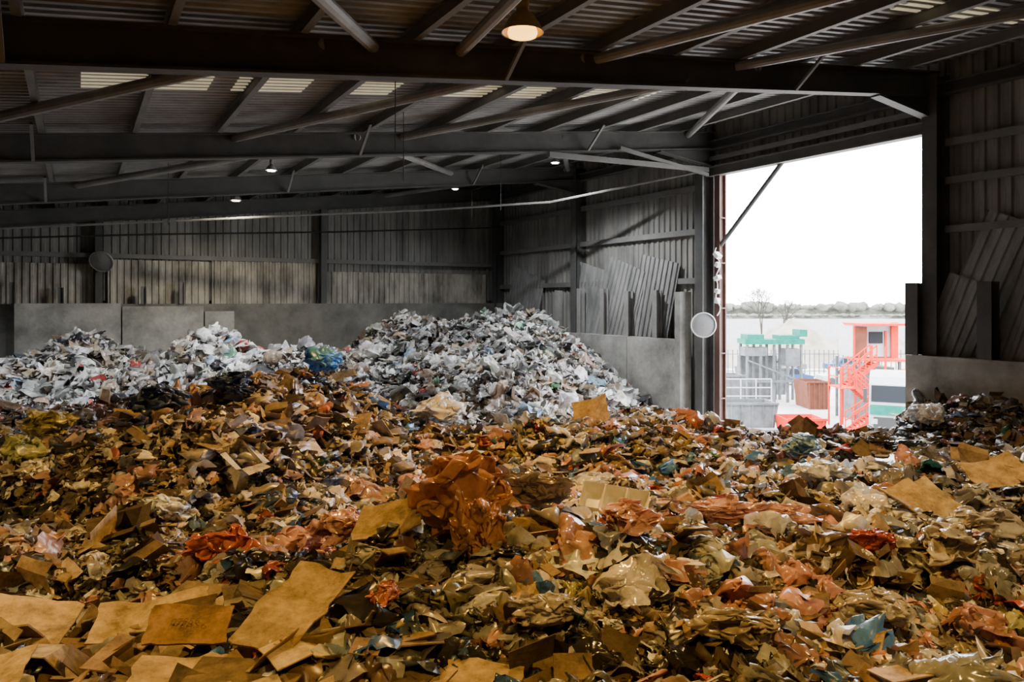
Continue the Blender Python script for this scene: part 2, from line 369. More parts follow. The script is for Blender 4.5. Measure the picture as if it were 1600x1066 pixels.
def flap_t(seed,folds):
    r=np.random.default_rng(seed); xs=[-.5]+sorted(r.uniform(-.35,.35,folds).tolist())+[.5]; px,pz,ang=0,0,r.uniform(-.2,.2); pts=[(0,0)]
    for i in range(1,len(xs)):
        L=xs[i]-xs[i-1]; px+=L*math.cos(ang); pz+=L*math.sin(ang); pts.append((px,pz)); ang+=r.uniform(-1.1,1.1)
    w=r.uniform(.22,.45); t=.018; v=[];f=[]
    for (x,z) in pts:
        sk=r.uniform(-.05,.05)
        for y in(-w,0,w):
            for dz in(0,t): v.append((x+r.uniform(-.025,.025),y*(1+r.uniform(-.08,.08))+sk,z+dz+r.uniform(-.02,.02)))
    v=np.array(v); v[1::2,:2]=v[0::2,:2]; v[1::2,2]=v[0::2,2]+t
    n=len(pts); I=lambda i,j,k:i*6+j*2+k
    for i in range(n-1):
        for j in range(2):
            f.append((I(i,j,1),I(i+1,j,1),I(i+1,j+1,1),I(i,j+1,1))); f.append((I(i,j,0),I(i,j+1,0),I(i+1,j+1,0),I(i+1,j,0)))
        f.append((I(i,0,0),I(i+1,0,0),I(i+1,0,1),I(i,0,1))); f.append((I(i,2,0),I(i,2,1),I(i+1,2,1),I(i+1,2,0)))
    for j in range(2):
        f.append((I(0,j,0),I(0,j,1),I(0,j+1,1),I(0,j+1,0))); f.append((I(n-1,j,0),I(n-1,j+1,0),I(n-1,j+1,1),I(n-1,j,1)))
    v-=v.mean(0); return v,np.array(f)
def box_t(seed):
    r=np.random.default_rng(seed); w,d,h=.5,r.uniform(.25,.42),r.uniform(.15,.35); sk=r.uniform(-.35,.35,2)
    base=[(-w,-d,-h),(w,-d,-h),(w,d,-h),(-w,d,-h)]; top=[(x+sk[0],y+sk[1],-z) for x,y,z in base]
    v=base+top; f=[(0,1,2,3)]+[(i,(i+1)%4,4+(i+1)%4,4+i) for i in range(4)]
    cen=[(0,-1),(1,0),(0,1),(-1,0)]
    for i in range(4):
        o=len(v); a,b2=top[i],top[(i+1)%4]; L=d*r.uniform(.5,.9); an=r.uniform(-.6,1.3)
        dx_,dy_=cen[i]; off=(dx_*L*math.cos(an),dy_*L*math.cos(an),L*math.sin(an))
        v+=[tuple(np.add(a,off)),tuple(np.add(b2,off))]; f.append((4+i,4+(i+1)%4,o+1,o))
    v=np.array(v)+r.uniform(-.05,.05,(len(v),3)); return v,np.array(f)
def bag_t(seed,sub=3,amp=.36,n=18,f1=5.5):
    r=np.random.default_rng(seed+31); st=r.uniform(.7,1.15,3)
    bm=bmesh.new(); bmesh.ops.create_icosphere(bm,subdivisions=sub,radius=.5)
    v=np.array([tuple(p.co) for p in bm.verts]); f=np.array([[x.index for x in fc.verts] for fc in bm.faces]); bm.free()
    v=crumple(v,seed,n,amp,1.1,f1,.8)*st; v-=(v.max(0)+v.min(0))/2; v/=np.abs(v).max()*2
    return v,f
def shred_t(seed):
    r=np.random.default_rng(seed+50); n=5; v=[];a=0;p=np.array([0.,0.,0.])
    w=r.uniform(.05,.14)
    for i in range(n):
        v.append(p+[0,-w,r.uniform(-.03,.03)]); v.append(p+[0,w,r.uniform(-.03,.03)])
        a+=r.uniform(-.8,.8); p=p+np.array([.25*math.cos(a),r.uniform(-.08,.08),.25*math.sin(a)])
    v=np.array(v); f=[(2*i,2*i+2,2*i+3,2*i+1) for i in range(n-1)]; return v-v.mean(0),np.array(f)
T_film=[film_t(i) for i in range(16)]
T_big=[film_t(i+60,24,.24,12,24) for i in range(12)]
T_paper=[paper_t(i+20) for i in range(12)]
T_flap=[flap_t(i,i%3) for i in range(12)]
T_box=[box_t(i) for i in range(6)]
T_bag=[bag_t(i,4,.42,20,7) for i in range(12)]
T_wad=[bag_t(i+40,2,.42,12,3.5) for i in range(12)]
T_shred=[shred_t(i) for i in range(8)]

def rots(N,tilt):
    p=rng.uniform(0,6.28,N); t=rng.normal(0,tilt,N) if tilt<3 else rng.uniform(0,6.28,N); s=rng.uniform(0,6.28,N)
    def Rz(a): z=np.zeros_like(a);o=z+1; return np.stack([np.stack([np.cos(a),-np.sin(a),z],-1),np.stack([np.sin(a),np.cos(a),z],-1),np.stack([z,z,o],-1)],-2)
    def Rx(a): z=np.zeros_like(a);o=z+1; return np.stack([np.stack([o,z,z],-1),np.stack([z,np.cos(a),-np.sin(a)],-1),np.stack([z,np.sin(a),np.cos(a)],-1)],-2)
    return Rz(p)@Rx(t)@Rz(s)
def zone(a,b,c,white=False):
    # broad darker and lighter patches from noise, plus a greyer, darker load on the left slope
    t=tn(a*.55+9,b*.55-4); k=.58+.56*sst(-1.6,1.2,t)
    c=c*k[:,None]
    if not white:
        g=np.exp(-((a-9.6)/2.6)**2-((b+3.6)/2.6)**2)*.6; m=c.mean(1,keepdims=True)
        c=c*(1-g[:,None])+ (m*np.array([.88,.78,.86]))*g[:,None]
    return c
def scatter(name,T,a,b,size,tilt,cols,m,parent,smooth,lift=.15,squash=None):
    k=inside(a,b,.12); a,b,size,cols=a[k],b[k],size[k],cols[k]; N=len(a)
    cols=zone(a,b,cols,parent is wheap)
    R=rots(N,tilt); sc=size[:,None]*rng.uniform(.65,1.25,(N,3))
    pos=np.stack([a*S+b*C,a*C-b*S,hh(a,b)+size*rng.uniform(-.12,lift,N)],-1)
    which=rng.integers(0,len(T),N); V=[];F=[];Cc=[];o=0
    for t,(tv,tf) in enumerate(T):
        i=np.where(which==t)[0]
        if not len(i): continue
        v=np.einsum('nij,nkj->nki',R[i],tv[None]*sc[i][:,None,:])
        if squash: v[:,:,2]*=squash
        v=v+pos[i][:,None,:]
        f=tf[None]+(np.arange(len(i))*len(tv))[:,None,None]+o
        V.append(v.reshape(-1,3)); F.append(f.reshape(-1,tf.shape[1])); Cc.append(np.repeat(cols[i],len(tv),0)); o+=len(i)*len(tv)
    npmesh(name,np.concatenate(V),np.concatenate(F),np.concatenate(Cc),m,parent,smooth)
def pal(N,items):
    w=np.array([i[0] for i in items],float); c=np.array([i[1] for i in items]); k=rng.choice(len(items),N,p=w/w.sum())
    return np.clip(c[k]*rng.uniform(.5,1.2,(N,1))*rng.uniform(.95,1.05,(N,3)),0,1)
CARD=[(4,(.42,.30,.18)),(3,(.5,.37,.24)),(2.4,(.28,.19,.125)),(.8,(.62,.5,.35)),(.4,(.66,.6,.5)),(2,(.13,.09,.065))]
FILM=[(3,(.55,.52,.5)),(2.7,(.33,.31,.29)),(2.3,(.7,.38,.33)),(.6,(.55,.1,.07)),(1.3,(.22,.26,.36)),(2.6,(.045,.042,.048)),(.8,(.08,.22,.55)),(.7,(.48,.41,.18)),(.1,(.08,.25,.14)),(4.6,(.88,.88,.88)),(1.3,(.22,.15,.11))]
FILMW=[(4,(.85,.85,.85)),(3,(.52,.5,.47)),(3,(.74,.42,.38)),(1,(.55,.25,.17)),(.8,(.15,.3,.6)),(.4,(.5,.46,.2)),(1.6,(.06,.055,.06)),(1.2,(.3,.22,.16))]
PAPER=[(2,(.42,.38,.33)),(3,(.26,.205,.155)),(4.2,(.14,.108,.085)),(1.7,(.76,.74,.72)),(3.2,(.045,.038,.036)),(.35,(.45,.18,.14)),(.2,(.36,.3,.13)),(.3,(.1,.18,.36))]  # dark tones: grime, plus shade of the gaps put into the scrap colours
WCARD=[(3,(.44,.34,.24)),(2,(.52,.43,.32)),(1,(.32,.24,.16)),(2.5,(.66,.64,.59))]
WPAP=[(6,(.9,.895,.88)),(3.6,(.66,.66,.65)),(2.2,(.36,.36,.355)),(2.4,(.76,.72,.65)),(.35,(.35,.5,.65)),(.2,(.25,.5,.33)),(.2,(.55,.1,.08)),(2.0,(.42,.33,.24)),(2.2,(.08,.08,.08))]
def samp_f(N,a0=2.2,a1=16,pw=1.25):
    u=rng.uniform(0,1,N); a=(a0**pw+u*(a1**pw-a0**pw))**(1/pw)
    b=rng.uniform(-1,1,N)*(.88*a+.6); return a,b
def fset(N,lo,hi,pw=1.25,a0=2.2,a1=16):
    a,b=samp_f(int(N*1.15),a0,a1,pw); k=hf(a,b)>hw(a,b)-.1; a,b=a[k],b[k]
    return a,b,np.exp(rng.uniform(math.log(lo),math.log(hi),len(a)))
a,b_,s=fset(42000,.035,.11); scatter('paper_shreds',T_shred,a,b_,s*1.5,1.0,pal(len(a),PAPER),M_paper,heap,False,.4)
a,b_,s=fset(10000,.05,.17); scatter('paper_scraps',T_paper,a,b_,s,.8,pal(len(a),PAPER),M_paper,heap,False,.3)
a,b_,s=fset(4500,.08,.24); scatter('paper_wads',T_wad,a,b_,s*1.2,5,pal(len(a),PAPER),M_paper,heap,True,.1,.75)
a,b_,s=fset(4500,.09,.26); scatter('cardboard_scraps',T_flap,a,b_,s,.65,pal(len(a),CARD),M_card,heap,False,.35)
a,b_,s=fset(650,.26,.46,1.5); scatter('cardboard_pieces',T_flap,a,b_,s,.5,pal(len(a),CARD),M_card,heap,False,.3)
a,b_,s=fset(9000,.1,.36); scatter('plastic_film_scraps',T_film,a,b_,s,.7,pal(len(a),FILM),M_film,heap,True,.2,.85)
a,b_,s=fset(650,.26,.6,1.35); k=(rng.uniform(0,1,len(a))<np.where((b_<-.1*a)&(a<6),.3,1)); scatter('draped_bags',T_big,a[k],b_[k],s[k],.5,pal(k.sum(),FILMW),M_gloss,heap,True,.2,.85)
a,b_,s=fset(750,.16,.5,1.1,2.2,9.5); scatter('crumpled_bags',T_bag,a,b_,s,5,pal(len(a),FILM),M_film,heap,True,.12,.6)
a,b_,s=fset(2300,.14,.46,1.4,8,16); scatter('crumpled_bags_far',T_wad,a,b_,s,5,pal(len(a),FILM),M_film,heap,True,.12,.6)
a,b_,s=fset(300,.16,.36,1.5); scatter('crushed_cartons',T_box,a,b_,s,.8,pal(len(a),CARD),M_card,heap,False,.15)
a=rng.uniform(3.2,5.6,200); b_=rng.uniform(-.75,-.12,200)*a; s=rng.uniform(.3,.6,200); scatter('flattened_cardboard',T_flap,a,b_,s,.25,pal(len(a),CARD[:4]),M_card,heap,False,.3)
def wset(N,lo,hi):
    a=rng.uniform(15.5,28.5,int(N*2)); b_=rng.uniform(-18,6.5,int(N*2)); k=hw(a,b_)>hf(a,b_)-.05; a,b_=a[k][:N],b_[k][:N]
    return a,b_,np.exp(rng.uniform(math.log(lo),math.log(hi),len(a)))
a,b_,s=wset(22000,.1,.38); scatter('paper_scraps',T_paper,a,b_,s,.9,pal(len(a),WPAP),M_paper,wheap,False,.3)
a,b_,s=wset(5500,.2,.65); scatter('plastic_film_scraps',T_film,a,b_,s,.8,pal(len(a),WPAP),M_film,wheap,True,.2)
a,b_,s=wset(3800,.15,.5); scatter('cardboard_scraps',T_flap,a,b_,s,.8,pal(len(a),WCARD),M_card,wheap,False,.35)
a,b_,s=wset(2000,.2,.6); scatter('crumpled_bags',T_wad,a,b_,s,5,pal(len(a),WPAP),M_film,wheap,True,.2,.7)

# ------------------------------------------------------------ hero pieces
def hero_bag(name,a,b_,size,col,seed,zoff=0,rz=0,m=None):
    tv,tf=bag_t(seed,6 if size[0]>.45 else 5,.34,34,14.); mx=(tv.max(0)-tv.min(0)); v=(tv-(tv.max(0)+tv.min(0))/2)/mx*np.array(size); c,s_=math.cos(rz-TH),math.sin(rz-TH); v=v@np.array([[c,s_,0],[-s_,c,0],[0,0,1]])
    v=v+np.array(P(a,b_,float(hh(np.array(a),np.array(b_)))+size[2]*.36+.05+zoff))
    npmesh(name,v,tf,np.tile(np.array(col),(len(v),1)),m or M_film,None,True)
SAL=(.6,.31,.2); PNK=(.78,.47,.43); CLR=(.62,.56,.5)
hero_bag('salmon_plastic_sack',5.95,-.42,(.85,.6,.68),SAL,3,.05,.1,M_gloss)
hero_bag('salmon_plastic_sack',5.6,-.25,(.42,.4,.6),SAL,8,-.1,.3,M_gloss)
hero_bag('silver_film_roll',6.3,.15,(.8,.32,.34),(.42,.35,.33),5,.1,-.4,M_gloss)
hero_bag('red_plastic_sack',6.5,-2.45,(.65,.45,.38),(.6,.17,.11),6,.04,.2,M_gloss)
hero_bag('pink_plastic_sack',6.7,-1.8,(.6,.45,.4),PNK,9,.1,.2,M_gloss)
hero_bag('pink_plastic_sack',6.2,-1.4,(.55,.4,.3),PNK,29,.1,.2,M_gloss)
hero_bag('pink_plastic_sack',7.2,1.9,(.7,.35,.27),PNK,10,.04,-.1,M_gloss)
hero_bag('pink_plastic_sack',7.0,2.5,(.7,.35,.27),PNK,30,.04,-.3,M_gloss)
hero_bag('pink_plastic_sack',5.0,1.6,(.4,.35,.24),SAL,14,0,.3,M_gloss)
hero_bag('pink_plastic_sack',5.6,.9,(.5,.4,.27),PNK,34,.03,.3,M_gloss)
hero_bag('white_plastic_sack',12.8,-1.2,(1.0,.7,.55),(.88,.88,.88),11,.1,.3)
hero_bag('white_plastic_sack',8.2,1.3,(.6,.4,.25),(.88,.87,.86),12,.03,.4,M_gloss)
hero_bag('white_plastic_sack',7.6,-1.0,(.5,.4,.22),(.85,.83,.8),42,.03,.4,M_gloss)
hero_bag('white_plastic_sack',9.4,.9,(.7,.5,.28),(.88,.87,.86),43,.03,.4,M_gloss)
hero_bag('white_plastic_sack',9.0,3.6,(.8,.5,.28),(.88,.88,.88),44,.03,.4,M_gloss)
hero_bag('white_plastic_sack',10.8,-.6,(.7,.5,.3),(.88,.88,.88),46,.05,.4)
hero_bag('white_plastic_sack',13.2,7.2,(.9,.6,.4),(.85,.85,.85),45,.05,.4)
hero_bag('blue_plastic_sack',11.4,-2.8,(.62,.45,.42),(.1,.36,.9),13,.28,.3)
hero_bag('light_blue_plastic_sack',10.5,4.0,(.6,.45,.3),(.3,.5,.7),53,.08,.3)
hero_bag('dark_blue_sack',9.2,-4.2,(.7,.5,.4),(.06,.1,.26),15,.1,.6)
hero_bag('dark_blue_sack',9.8,-3.6,(.6,.5,.32),(.06,.1,.26),55,.1,.6)
hero_bag('olive_plastic_sack',8.8,-5.3,(.6,.4,.38),(.5,.46,.24),17,.08,.6)
hero_bag('olive_plastic_sack',8.0,-5.1,(.5,.4,.4),(.42,.45,.25),57,.05,.6)
hero_bag('clear_plastic_sack',5.3,2.5,(.7,.5,.3),CLR,18,.03,.6,M_gloss)
hero_bag('clear_plastic_sack',6.0,3.4,(.7,.5,.3),CLR,58,.03,.6,M_gloss)
hero_bag('clear_plastic_sack',7.0,4.3,(.8,.45,.3),CLR,19,.03,.2,M_gloss)
hero_bag('clear_plastic_sack',4.6,0.2,(.45,.3,.2),CLR,20,.02,.2,M_gloss)
hero_bag('clear_plastic_sack',4.5,1.3,(.6,.4,.25),(.55,.47,.37),60,.02,.2,M_gloss)
hero_bag('red_plastic_sack',6.2,2.9,(.45,.22,.2),(.5,.1,.09),21,.05,-.8,M_gloss)
hero_bag('red_plastic_sack',4.55,-.75,(.26,.2,.13),(.55,.17,.09),22,.05,.8)
def board(name,a,b_,w,l,rz,rx,ry,col,fold=None,z=.12):
    n=8; t=.012; pts=[]
    for i in range(n+1):
        for j in range(n+1):
            x=(i/n-.5)*w; y=(j/n-.5)*l; zz_=.05*noise.noise(Vector((x*3,y*3,a*9+b_)))
            ex=.03*noise.noise(Vector((x*9,y*9,a)))
            if fold and x>fold[0]*w: zz_+=(x-fold[0]*w)*fold[1]
            pts.append((x+ex,y+ex,zz_))
    m=(n+1)**2; vv=pts+[(x,y,z_-t) for x,y,z_ in pts]; I=lambda i,j:i*(n+1)+j; f=[]
    for i in range(n):
        for j in range(n):
            f.append((I(i,j),I(i+1,j),I(i+1,j+1),I(i,j+1))); f.append((m+I(i,j),m+I(i,j+1),m+I(i+1,j+1),m+I(i+1,j)))
    for i in range(n):
        for A_,B_ in((I(i,0),I(i+1,0)),(I(i+1,n),I(i,n)),(I(0,i+1),I(0,i)),(I(n,i),I(n,i+1))): f.append((A_,m+A_,m+B_,B_))
    R=Matrix.Rotation(-TH+rz,3,'Z')@Matrix.Rotation(rx,3,'X')@Matrix.Rotation(ry,3,'Y')
    o=P(a,b_,float(hh(np.array(a),np.array(b_)))+z)
    v=np.array([tuple(R@Vector(p)+o) for p in vv])
    npmesh(name,v,np.array(f),np.tile(np.array(col),(len(v),1)),M_card,None,False)
    return R,o
TAN=(.44,.32,.18); DK=(.3,.2,.11)
FB='flattened_cardboard_box'
board(FB,4.45,-1.25,.38,.7,-.35,.3,.25,TAN,(.2,.5),.25)
board(FB,4.15,-1.75,.6,.4,.15,.2,.1,TAN,(.3,-.4),.2)
Rb,ob_=board('printed_paper_sack',4.75,-2.0,.5,.3,.1,.35,.0,(.28,.165,.085),None,.27)
board(FB,4.1,-2.65,.6,.5,-.2,.2,-.1,DK,(.1,.5),.18)
board(FB,4.3,-3.0,.5,.5,.3,.15,.1,TAN,(.1,.3),.2)
board(FB,5.3,-2.5,.7,.4,.2,.3,.1,TAN,(-.1,.4),.18)
board(FB,5.2,-3.4,.8,.5,.1,.2,.2,TAN,None,.18)
board(FB,6.0,-.95,.6,.4,-.1,.45,-.2,TAN,(.1,.3),.15)
board(FB,4.1,-.3,.7,.3,-.1,.2,0,TAN,None,.17)
board(FB,7.2,3.8,.5,.7,.5,.4,.3,TAN,(.0,.6),.2)
board(FB,7.4,4.1,.3,.6,.5,.5,.1,(.52,.4,.25),(.0,.6),.25)
board(FB,8.6,5.4,.6,.45,.1,.4,-.1,TAN,(.2,.6),.2)
board(FB,12.7,1.3,.6,.5,.1,.9,-.3,(.46,.34,.2),(.2,.6),.2)
board(FB,12.9,-.4,.8,.4,.4,.8,.1,TAN,None,.15)
board(FB,9.9,-4.9,.5,.45,.2,.9,.1,(.55,.42,.26),None,.2)
board(FB,11.0,-4.4,.45,.4,-.2,.9,.1,(.55,.42,.26),None,.2)
tc=bpy.data.curves.new('printing','FONT'); tc.body='07856'; tc.size=.07; tc.extrude=.0008; tc.materials.append(mat('print_ink',(.12,.065,.035),rough=.8))
to=bpy.data.objects.new('printing',tc); COL.objects.link(to); to.parent=bpy.data.objects['printed_paper_sack']; to.matrix_world=Matrix.Translation(ob_+Rb@Vector((-.1,-.03,.03)))@Rb.to_4x4()
# white moulded plastic container
bm=bmesh.new(); bmesh.ops.create_cube(bm,size=1); bmesh.ops.scale(bm,vec=(.56,.34,.16),verts=bm.verts)
bmesh.ops.subdivide_edges(bm,edges=[e for e in bm.edges if abs((e.verts[0].co-e.verts[1].co).x)>.4],cuts=2)
bm.normal_update()
top=[f for f in bm.faces if f.normal.z>.9]
bmesh.ops.inset_individual(bm,faces=top,thickness=.04)
bmesh.ops.translate(bm,vec=(0,0,-.1),verts=list({v for f in top for v in f.verts}))
bmesh.ops.bevel(bm,geom=list(bm.edges),offset=.015,segments=3,affect='EDGES',profile=.5)
me=bpy.data.meshes.new('white_plastic_container'); bm.to_mesh(me); bm.free(); me.materials.append(mat('dirty_white_plastic',(.66,.63,.55),(.85,.84,.8),rough=.4,scale=6))
for p in me.polygons: p.use_smooth=True
ob=bpy.data.objects.new('white_plastic_container',me); COL.objects.link(ob); ob.location=P(6.4,.85,float(hh(np.array(6.4),np.array(.85)))+.3); ob.rotation_euler=(.4,.12,-TH-.2)

# ------------------------------------------------------------ exterior yard
M_yard=mat('yard_ground',(.26,.25,.235),(.42,.41,.39),rough=.9,scale=.15)
b=MB(); b.box((115,60,-.1),(199,400,.2)); b.obj('ground',M_yard)
M_ored=mat('orange_red_paint',(.38,.015,.006),(.46,.025,.01),rough=.7,scale=3,spec=.1)
M_teal=mat('teal_paint',(.0,.08,.06),(.0,.12,.085),rough=.7,scale=3,spec=.1)
M_grey=mat('grey_paint',(.06,.065,.07),(.11,.115,.12),rough=.7,scale=2,spec=.1)
M_lwhite=mat('offwhite_paint',(.28,.28,.29),(.34,.34,.35),rough=.5,scale=2,spec=.2)
M_glass=mat('dark_glass',(.012,.014,.017),rough=.5,spec=.05)
M_brown=mat('brown_container',(.09,.03,.018),(.13,.045,.027),rough=.7,scale=2,spec=.1)
M_blue=mat('blue_car_paint',(.015,.04,.11),rough=.5,spec=.15)
M_mound=mat('sand_mound',(.12,.105,.08),(.25,.22,.18),rough=.95,scale=.4,bump=.5,bscale=2)
M_tree=mat('bare_branches',(.04,.036,.03),rough=.9,spec=.1)
RY=Matrix.Rotation(-TH,3,'Z')
def lb(b,a,bb_,z,sz,mi=0): b.box(P(a,bb_,z),sz,RY,mi)
b=MB(); lb(b,47,21.7,4.8,(2.5,2.2,1.9),0); lb(b,45.9,21.7,5.8,(2.7,2.6,.12),1)
lb(b,45.75,20.75,4.75,(.75,.1,1.8),3); lb(b,45.7,20.35,4.75,(.1,.12,1.9),1)
lb(b,45.75,22.78,4.8,(.4,.12,2.2),1); lb(b,45.8,21.7,5.0,(.8,.06,.7),2); lb(b,45.8,22.3,4.6,(.12,.08,1.6),1); lb(b,45.2,21.6,3.76,(2.9,2.6,.1),1)
for bx in(20.3,22.9): 
    for az in(45.4,48): lb(b,az,bx,1.88,(.14,.14,3.75),4)
lb(b,47,21.7,1.6,(2.4,2.0,3.2),4)
b.obj('raised_site_cabin',[M_lwhite,M_ored,M_glass,M_brown,M_grey])
b=MB()
def flight(b0,z0,b1,z1,a):
    n=10
    for i in range(n+1):
        t=i/n; lb(b,a,b0+(b1-b0)*t,z0+(z1-z0)*t,(.28,.8,.05))
    for da in(-.42,.42):
        b.beam(P(a+da,b0,z0),P(a+da,b1,z1),.08,.2)
        for hz in(.55,1.05): b.tube(P(a+da,b0,z0+hz),P(a+da,b1,z1+hz),.04)
        for t in np.linspace(0,1,6): b.tube(P(a+da,b0+(b1-b0)*t,z0+(z1-z0)*t),P(a+da,b0+(b1-b0)*t,z0+(z1-z0)*t+1.05),.035)
flight(20.8,3.6,19.2,2.3,44.2); flight(19.2,2.3,20.4,1.2,43.2); flight(20.4,1.2,18.5,0,42.2)
lb(b,43.7,18.8,2.3,(.9,1.9,.06)); lb(b,42.7,20.7,1.2,(.9,1.9,.06))
for bb2,zt_ in((18.4,3.4),(20.9,4.6),(19.2,3.4)):
    for a2 in(43.0,44.6): b.tube(P(a2,bb2,0),P(a2,bb2,zt_),.06)
for z in(2.9,3.4): b.tube(P(43,18.4,z),P(44.6,18.4,z),.03); b.tube(P(43,18.4,z),P(43,19.2,z),.03)
b.obj('steel_staircase',M_ored)
# lorry facing the shed door
e=empty('white_lorry'); b=MB(); LF=P(33.5,16.5); phi=math.radians(27.5); ld_=P(math.cos(phi),math.sin(phi)); lr_=P(-math.sin(phi),math.cos(phi)); hwid=.85
RL=Matrix.Rotation(-TH-phi,3,'Z')
def PL(y,x,z): return LF+ld_*y+lr_*x+Vector((0,0,z))
def ll(y,x,z,sz,mi): b.box(PL(y,x,z),sz,RL,mi)
prof=[(0,.45),(-.05,2.1),(.08,2.7),(.35,3.5),(.75,3.8),(1.5,4.0),(1.9,4.0),(1.9,.45)]; n_=len(prof)
vsx=[PL(y,-hwid,z) for y,z in prof]+[PL(y,hwid,z) for y,z in prof]
b.add(vsx,[tuple(range(n_)),tuple(range(2*n_-1,n_-1,-1))]+[(i,n_+i,n_+(i+1)%n_,(i+1)%n_) for i in range(n_)],0)
def q4(y0,z0,y1,z1,w,mi,off=.04): b.add([PL(y0-off,-w,z0),PL(y0-off,w,z0),PL(y1-off,w,z1),PL(y1-off,-w,z1)],[(0,1,2,3)],mi)
q4(.09,2.75,.34,3.45,.76,2); q4(-.05,2.2,.06,2.62,.8,1); q4(-.05,1.3,-.05,2.1,.66,3); q4(0,.5,-.03,1.2,.83,3)
for s_ in(-1,1):
    ll(-.08,s_*.64,1.9,(.28,.06,.22),0); ll(.1,s_*1.0,3.0,(.15,.1,.6),3); ll(.9,s_*.86,3.05,(.03,.8,.55),2)
    for aw in(.9,4.6,5.8): b.tube(PL(aw,s_*.6,.48),PL(aw,s_*.87,.48),.48,16,3)
ll(4.4,0,2.2,(1.7,4.4,2.9),0)
b.obj('body',[M_lwhite,M_teal,M_glass,M_black],e)
def car(a,bb_,m,name='parked_car',L=4.2,H=1.45,rot=0):
    b=MB(); pr=[(-.5,.2),(-.5,.55),(-.3,.62),(-.18,1),(.2,1),(.33,.64),(.5,.56),(.5,.2)]
    def q(x,y,z): 
        xx=x*math.cos(rot)-y*math.sin(rot); yy=x*math.sin(rot)+y*math.cos(rot); return P(a+yy,bb_+xx,z)
    vs_=[];n_=len(pr)
    for y in(-.85,.85): vs_+=[q(x*L,y*(.85 if z>.9 else 1),z*H) for x,z in pr]
    b.add(vs_,[tuple(range(n_)),tuple(range(2*n_-1,n_-1,-1))]+[(i,n_+i,n_+(i+1)%n_,(i+1)%n_) for i in range(n_)],0)
    for y in(-.87,.87): b.add([q(-.24*L,y,.66*H),q(.27*L,y,.66*H),q(.18*L,y*.87,.95*H),q(-.16*L,y*.87,.95*H)],[(0,1,2,3)],1)
    for x in(-.32,.32):
        for y in(-.8,.8): b.tube(q(x*L,y-.1,.33),q(x*L,y+.1,.33),.33,14,2)
    return b.obj(name,[m,M_glass,M_black])
car(66,23.5,M_blue); car(66,28.5,M_lwhite); car(64,33.5,M_ored); car(78,27.5,M_grey); car(78,34,M_blue)
def skip(a,bb_,w,h,l,m,z=0,name='waste_skip'):
    b=MB()
    pr=[(-w/2*.8,0),(-w/2,h),(w/2,h),(w/2*.8,0)]
    def q(x,y,z_): return P(a+y,bb_+x,z+z_)
    vs_=[q(x,-l/2,zz1) for x,zz1 in pr]+[q(x,l/2,zz1) for x,zz1 in pr]+[q(x*.95,-l/2+.06,zz1 if zz1 else .06) for x,zz1 in pr]+[q(x*.95,l/2-.06,zz1 if zz1 else .06) for x,zz1 in pr]
    b.add(vs_,[(0,1,2,3),(7,6,5,4),(0,4,5,1),(3,2,6,7),(0,3,7,4),(8,11,10,9),(12,13,14,15),(8,9,13,12),(11,15,14,10),(8,12,15,11),(1,5,13,9),(2,10,14,6),(1,9,10,2),(5,6,14,13)])
    for x in np.linspace(-.38,.38,5): b.beam(q(x*w,-l/2-.03,.05),q(x*w*1.08,-l/2-.03,h),.08,.08)
    b.beam(q(-w/2,-l/2-.04,h),q(w/2,-l/2-.04,h),.1,.12)
    return b.obj(name,m)
skip(42,12.8,2.8,1.7,2.2,M_grey); skip(40,15.0,2.0,1.15,2.0,M_ored); skip(52,20.3,1.6,1.8,2.4,M_brown); skip(60,19.5,3.6,2.0,2.4,M_grey); skip(48,12.8,3,2.6,2.2,M_grey)
b=MB()
lb(b,55,18.5,4.3,(4.2,2,.35),0); lb(b,55,17.2,4.6,(1.2,1.6,.4),0); lb(b,55,19.6,4.6,(1.4,1.6,.3),0); lb(b,55,20.6,4.9,(.5,1.6,.5),0)
for x in np.linspace(16.6,20.4,5):
    for a2 in(54.2,55.8): b.beam(P(a2,x,0),P(a2,x,4.1),.15,.15,mi=1)
b.beam(P(54.1,16.6,1.5),P(54.1,20.4,1.5),.1,.15,mi=1); b.beam(P(54.1,16.6,3.0),P(54.1,20.4,1.5),.1,.1,mi=1)
lb(b,56.5,18.0,1.6,(2.6,1,3.2),1); lb(b,54.6,19.8,3.2,(1.0,1,1.2),1); lb(b,54.6,17.2,3.6,(1.6,1,.6),1)
b.obj('shredding_machine',[M_teal,M_grey])
b=MB()
for i in range(14):
    bb0=12+i*1.6; 
    if i not in(2,3,4): lb(b,36.5,bb0,.55,(1.55,.6,1.1))
b.obj('concrete_block_wall',M_grey)
b=MB()
for x in np.arange(18,62,.45): b.beam(P(72,x,0),P(72,x,2.6),.12,.04)
for z in(.6,2.2): b.beam(P(72,18,z),P(72,62,z),.06,.08)
b.obj('palisade_fence',M_grey)
b=MB()
for x in np.arange(12.5,15.5,.9): b.tube(P(45,x,0),P(45,x,2.6),.04)
for z in(1.6,2.1,2.6): b.tube(P(45,12.5,z),P(45,15.2,z),.035)
b.obj('guard_rail',M_lwhite)
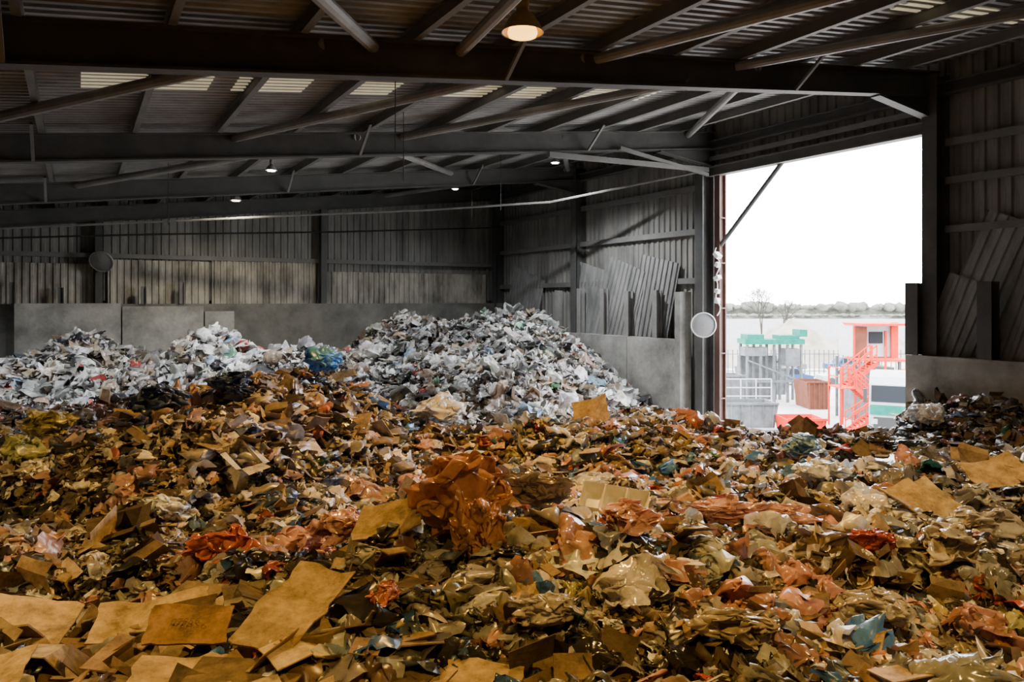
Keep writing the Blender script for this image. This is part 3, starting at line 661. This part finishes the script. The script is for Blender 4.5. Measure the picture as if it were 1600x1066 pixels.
def mound(a,bb_,r,h,seed,name='sand_mound',m=M_mound):
    b=MB(); n=28; k=10; vs_=[P(a,bb_,h)]; f=[]
    for j in range(1,k+1):
        for i in range(n):
            t=2*math.pi*i/n; rr=r*j/k*(1+.25*noise.noise(Vector((math.cos(t)*1.5,math.sin(t)*1.5,seed))))
            z=h*(1-j/k)**1.1+.12*h*noise.noise(Vector((rr*math.cos(t),rr*math.sin(t),seed))); vs_.append(P(a+rr*math.sin(t),bb_+rr*math.cos(t),max(0,z) if j<k else -.05))
    for i in range(n):
        f.append((0,1+i,1+(i+1)%n))
        for j in range(k-1): f.append((1+j*n+i,1+(j+1)*n+i,1+(j+1)*n+(i+1)%n,1+j*n+(i+1)%n))
    b.add(vs_,f); b.obj(name,m,None,True)
mound(90,33,9,5.2,1); mound(97,45,8,4.6,2); mound(88,24,6,2.6,3); mound(92,55,9,4.5,4)
M_hedge=mat('hedge',(.07,.075,.065),(.14,.14,.12),rough=.95,scale=.5,spec=.1)  # greens greyed and lightened: distance haze put into the colour
def treeline(name,a,b0,b1,z,h,seed):
    b=MB(); r2=np.random.default_rng(seed)
    for x in np.arange(b0,b1,1.1):
        r=h*(.2+.9*abs(noise.noise(Vector((x*.09,seed,0))))+.25*r2.uniform()**2)
        v,f=bag_t(int(r2.integers(99)),2,.2,8,3); v=v*np.array([r*2.6+1,r*2.6+1,r*3.0])+np.array(P(a+r2.uniform(-2,2),x,z)); b.add([tuple(p) for p in v],[tuple(int(k) for k in t) for t in f])
    lb(b,a+3,(b0+b1)/2,z/2,(b1-b0,3,z)); b.obj(name,M_hedge,None,True)
treeline('hedgerow',135,25,95,4.6,.6,1); treeline('distant_treeline',190,30,140,5.6,1.7,2)
lbm=MB(); lb(lbm,118,50,2.2,(60,.4,4.4)); lbm.obj('boundary_wall',M_lwhite)
b=MB()
def br(p,d,L,r,dep):
    p2=p+d*L; b.tube(p,p2,r,5,r2=r*.65)
    if dep: 
        for _ in range(3):
            nd=(d+Vector(rng.uniform(-.75,.75,3))+Vector((0,0,.15))).normalized(); br(p2,nd,L*.72,r*.6,dep-1)
br(P(100,32.5,0),Vector((0,0,1)),3.0,.18,5); br(P(104,36.5,0),Vector((0,0,1)),2.7,.16,4); b.obj('bare_tree',M_tree)

# ------------------------------------------------------------ world + portal + camera
w=bpy.data.worlds.new('World'); bpy.context.scene.world=w; w.use_nodes=True; nt=w.node_tree; bg=nt.nodes['Background']
tcn=nt.nodes.new('ShaderNodeTexCoord'); n=nt.nodes.new('ShaderNodeTexNoise'); n.inputs['Scale'].default_value=1.5; n.inputs['Detail'].default_value=4
r=nt.nodes.new('ShaderNodeValToRGB'); r.color_ramp.elements[0].color=(.9,.94,1,1); r.color_ramp.elements[1].color=(.97,.98,1,1)
nt.links.new(tcn.outputs['Generated'],n.inputs['Vector']); nt.links.new(n.outputs['Fac'],r.inputs[0]); nt.links.new(r.outputs[0],bg.inputs['Color'])
bg.inputs['Strength'].default_value=23
ld=bpy.data.lights.new('door_1_portal','AREA'); ld.shape='RECTANGLE'; ld.size=5.9; ld.size_y=10.4
lo=bpy.data.objects.new('door_1_portal',ld); COL.objects.link(lo); lo.location=(15.25,12.2,5.3); lo.rotation_euler=(math.radians(90),0,math.radians(90))
try: ld.cycles.is_portal=True
except Exception as ex: print(ex)
cd=bpy.data.cameras.new('camera'); cam=bpy.data.objects.new('camera',cd); COL.objects.link(cam)
cam.location=(0,0,7.2); cam.rotation_euler=(math.radians(90),0,-TH); cd.lens=27; cd.sensor_width=36; cd.shift_y=-.0394; cd.clip_end=600
bpy.context.scene.camera=cam
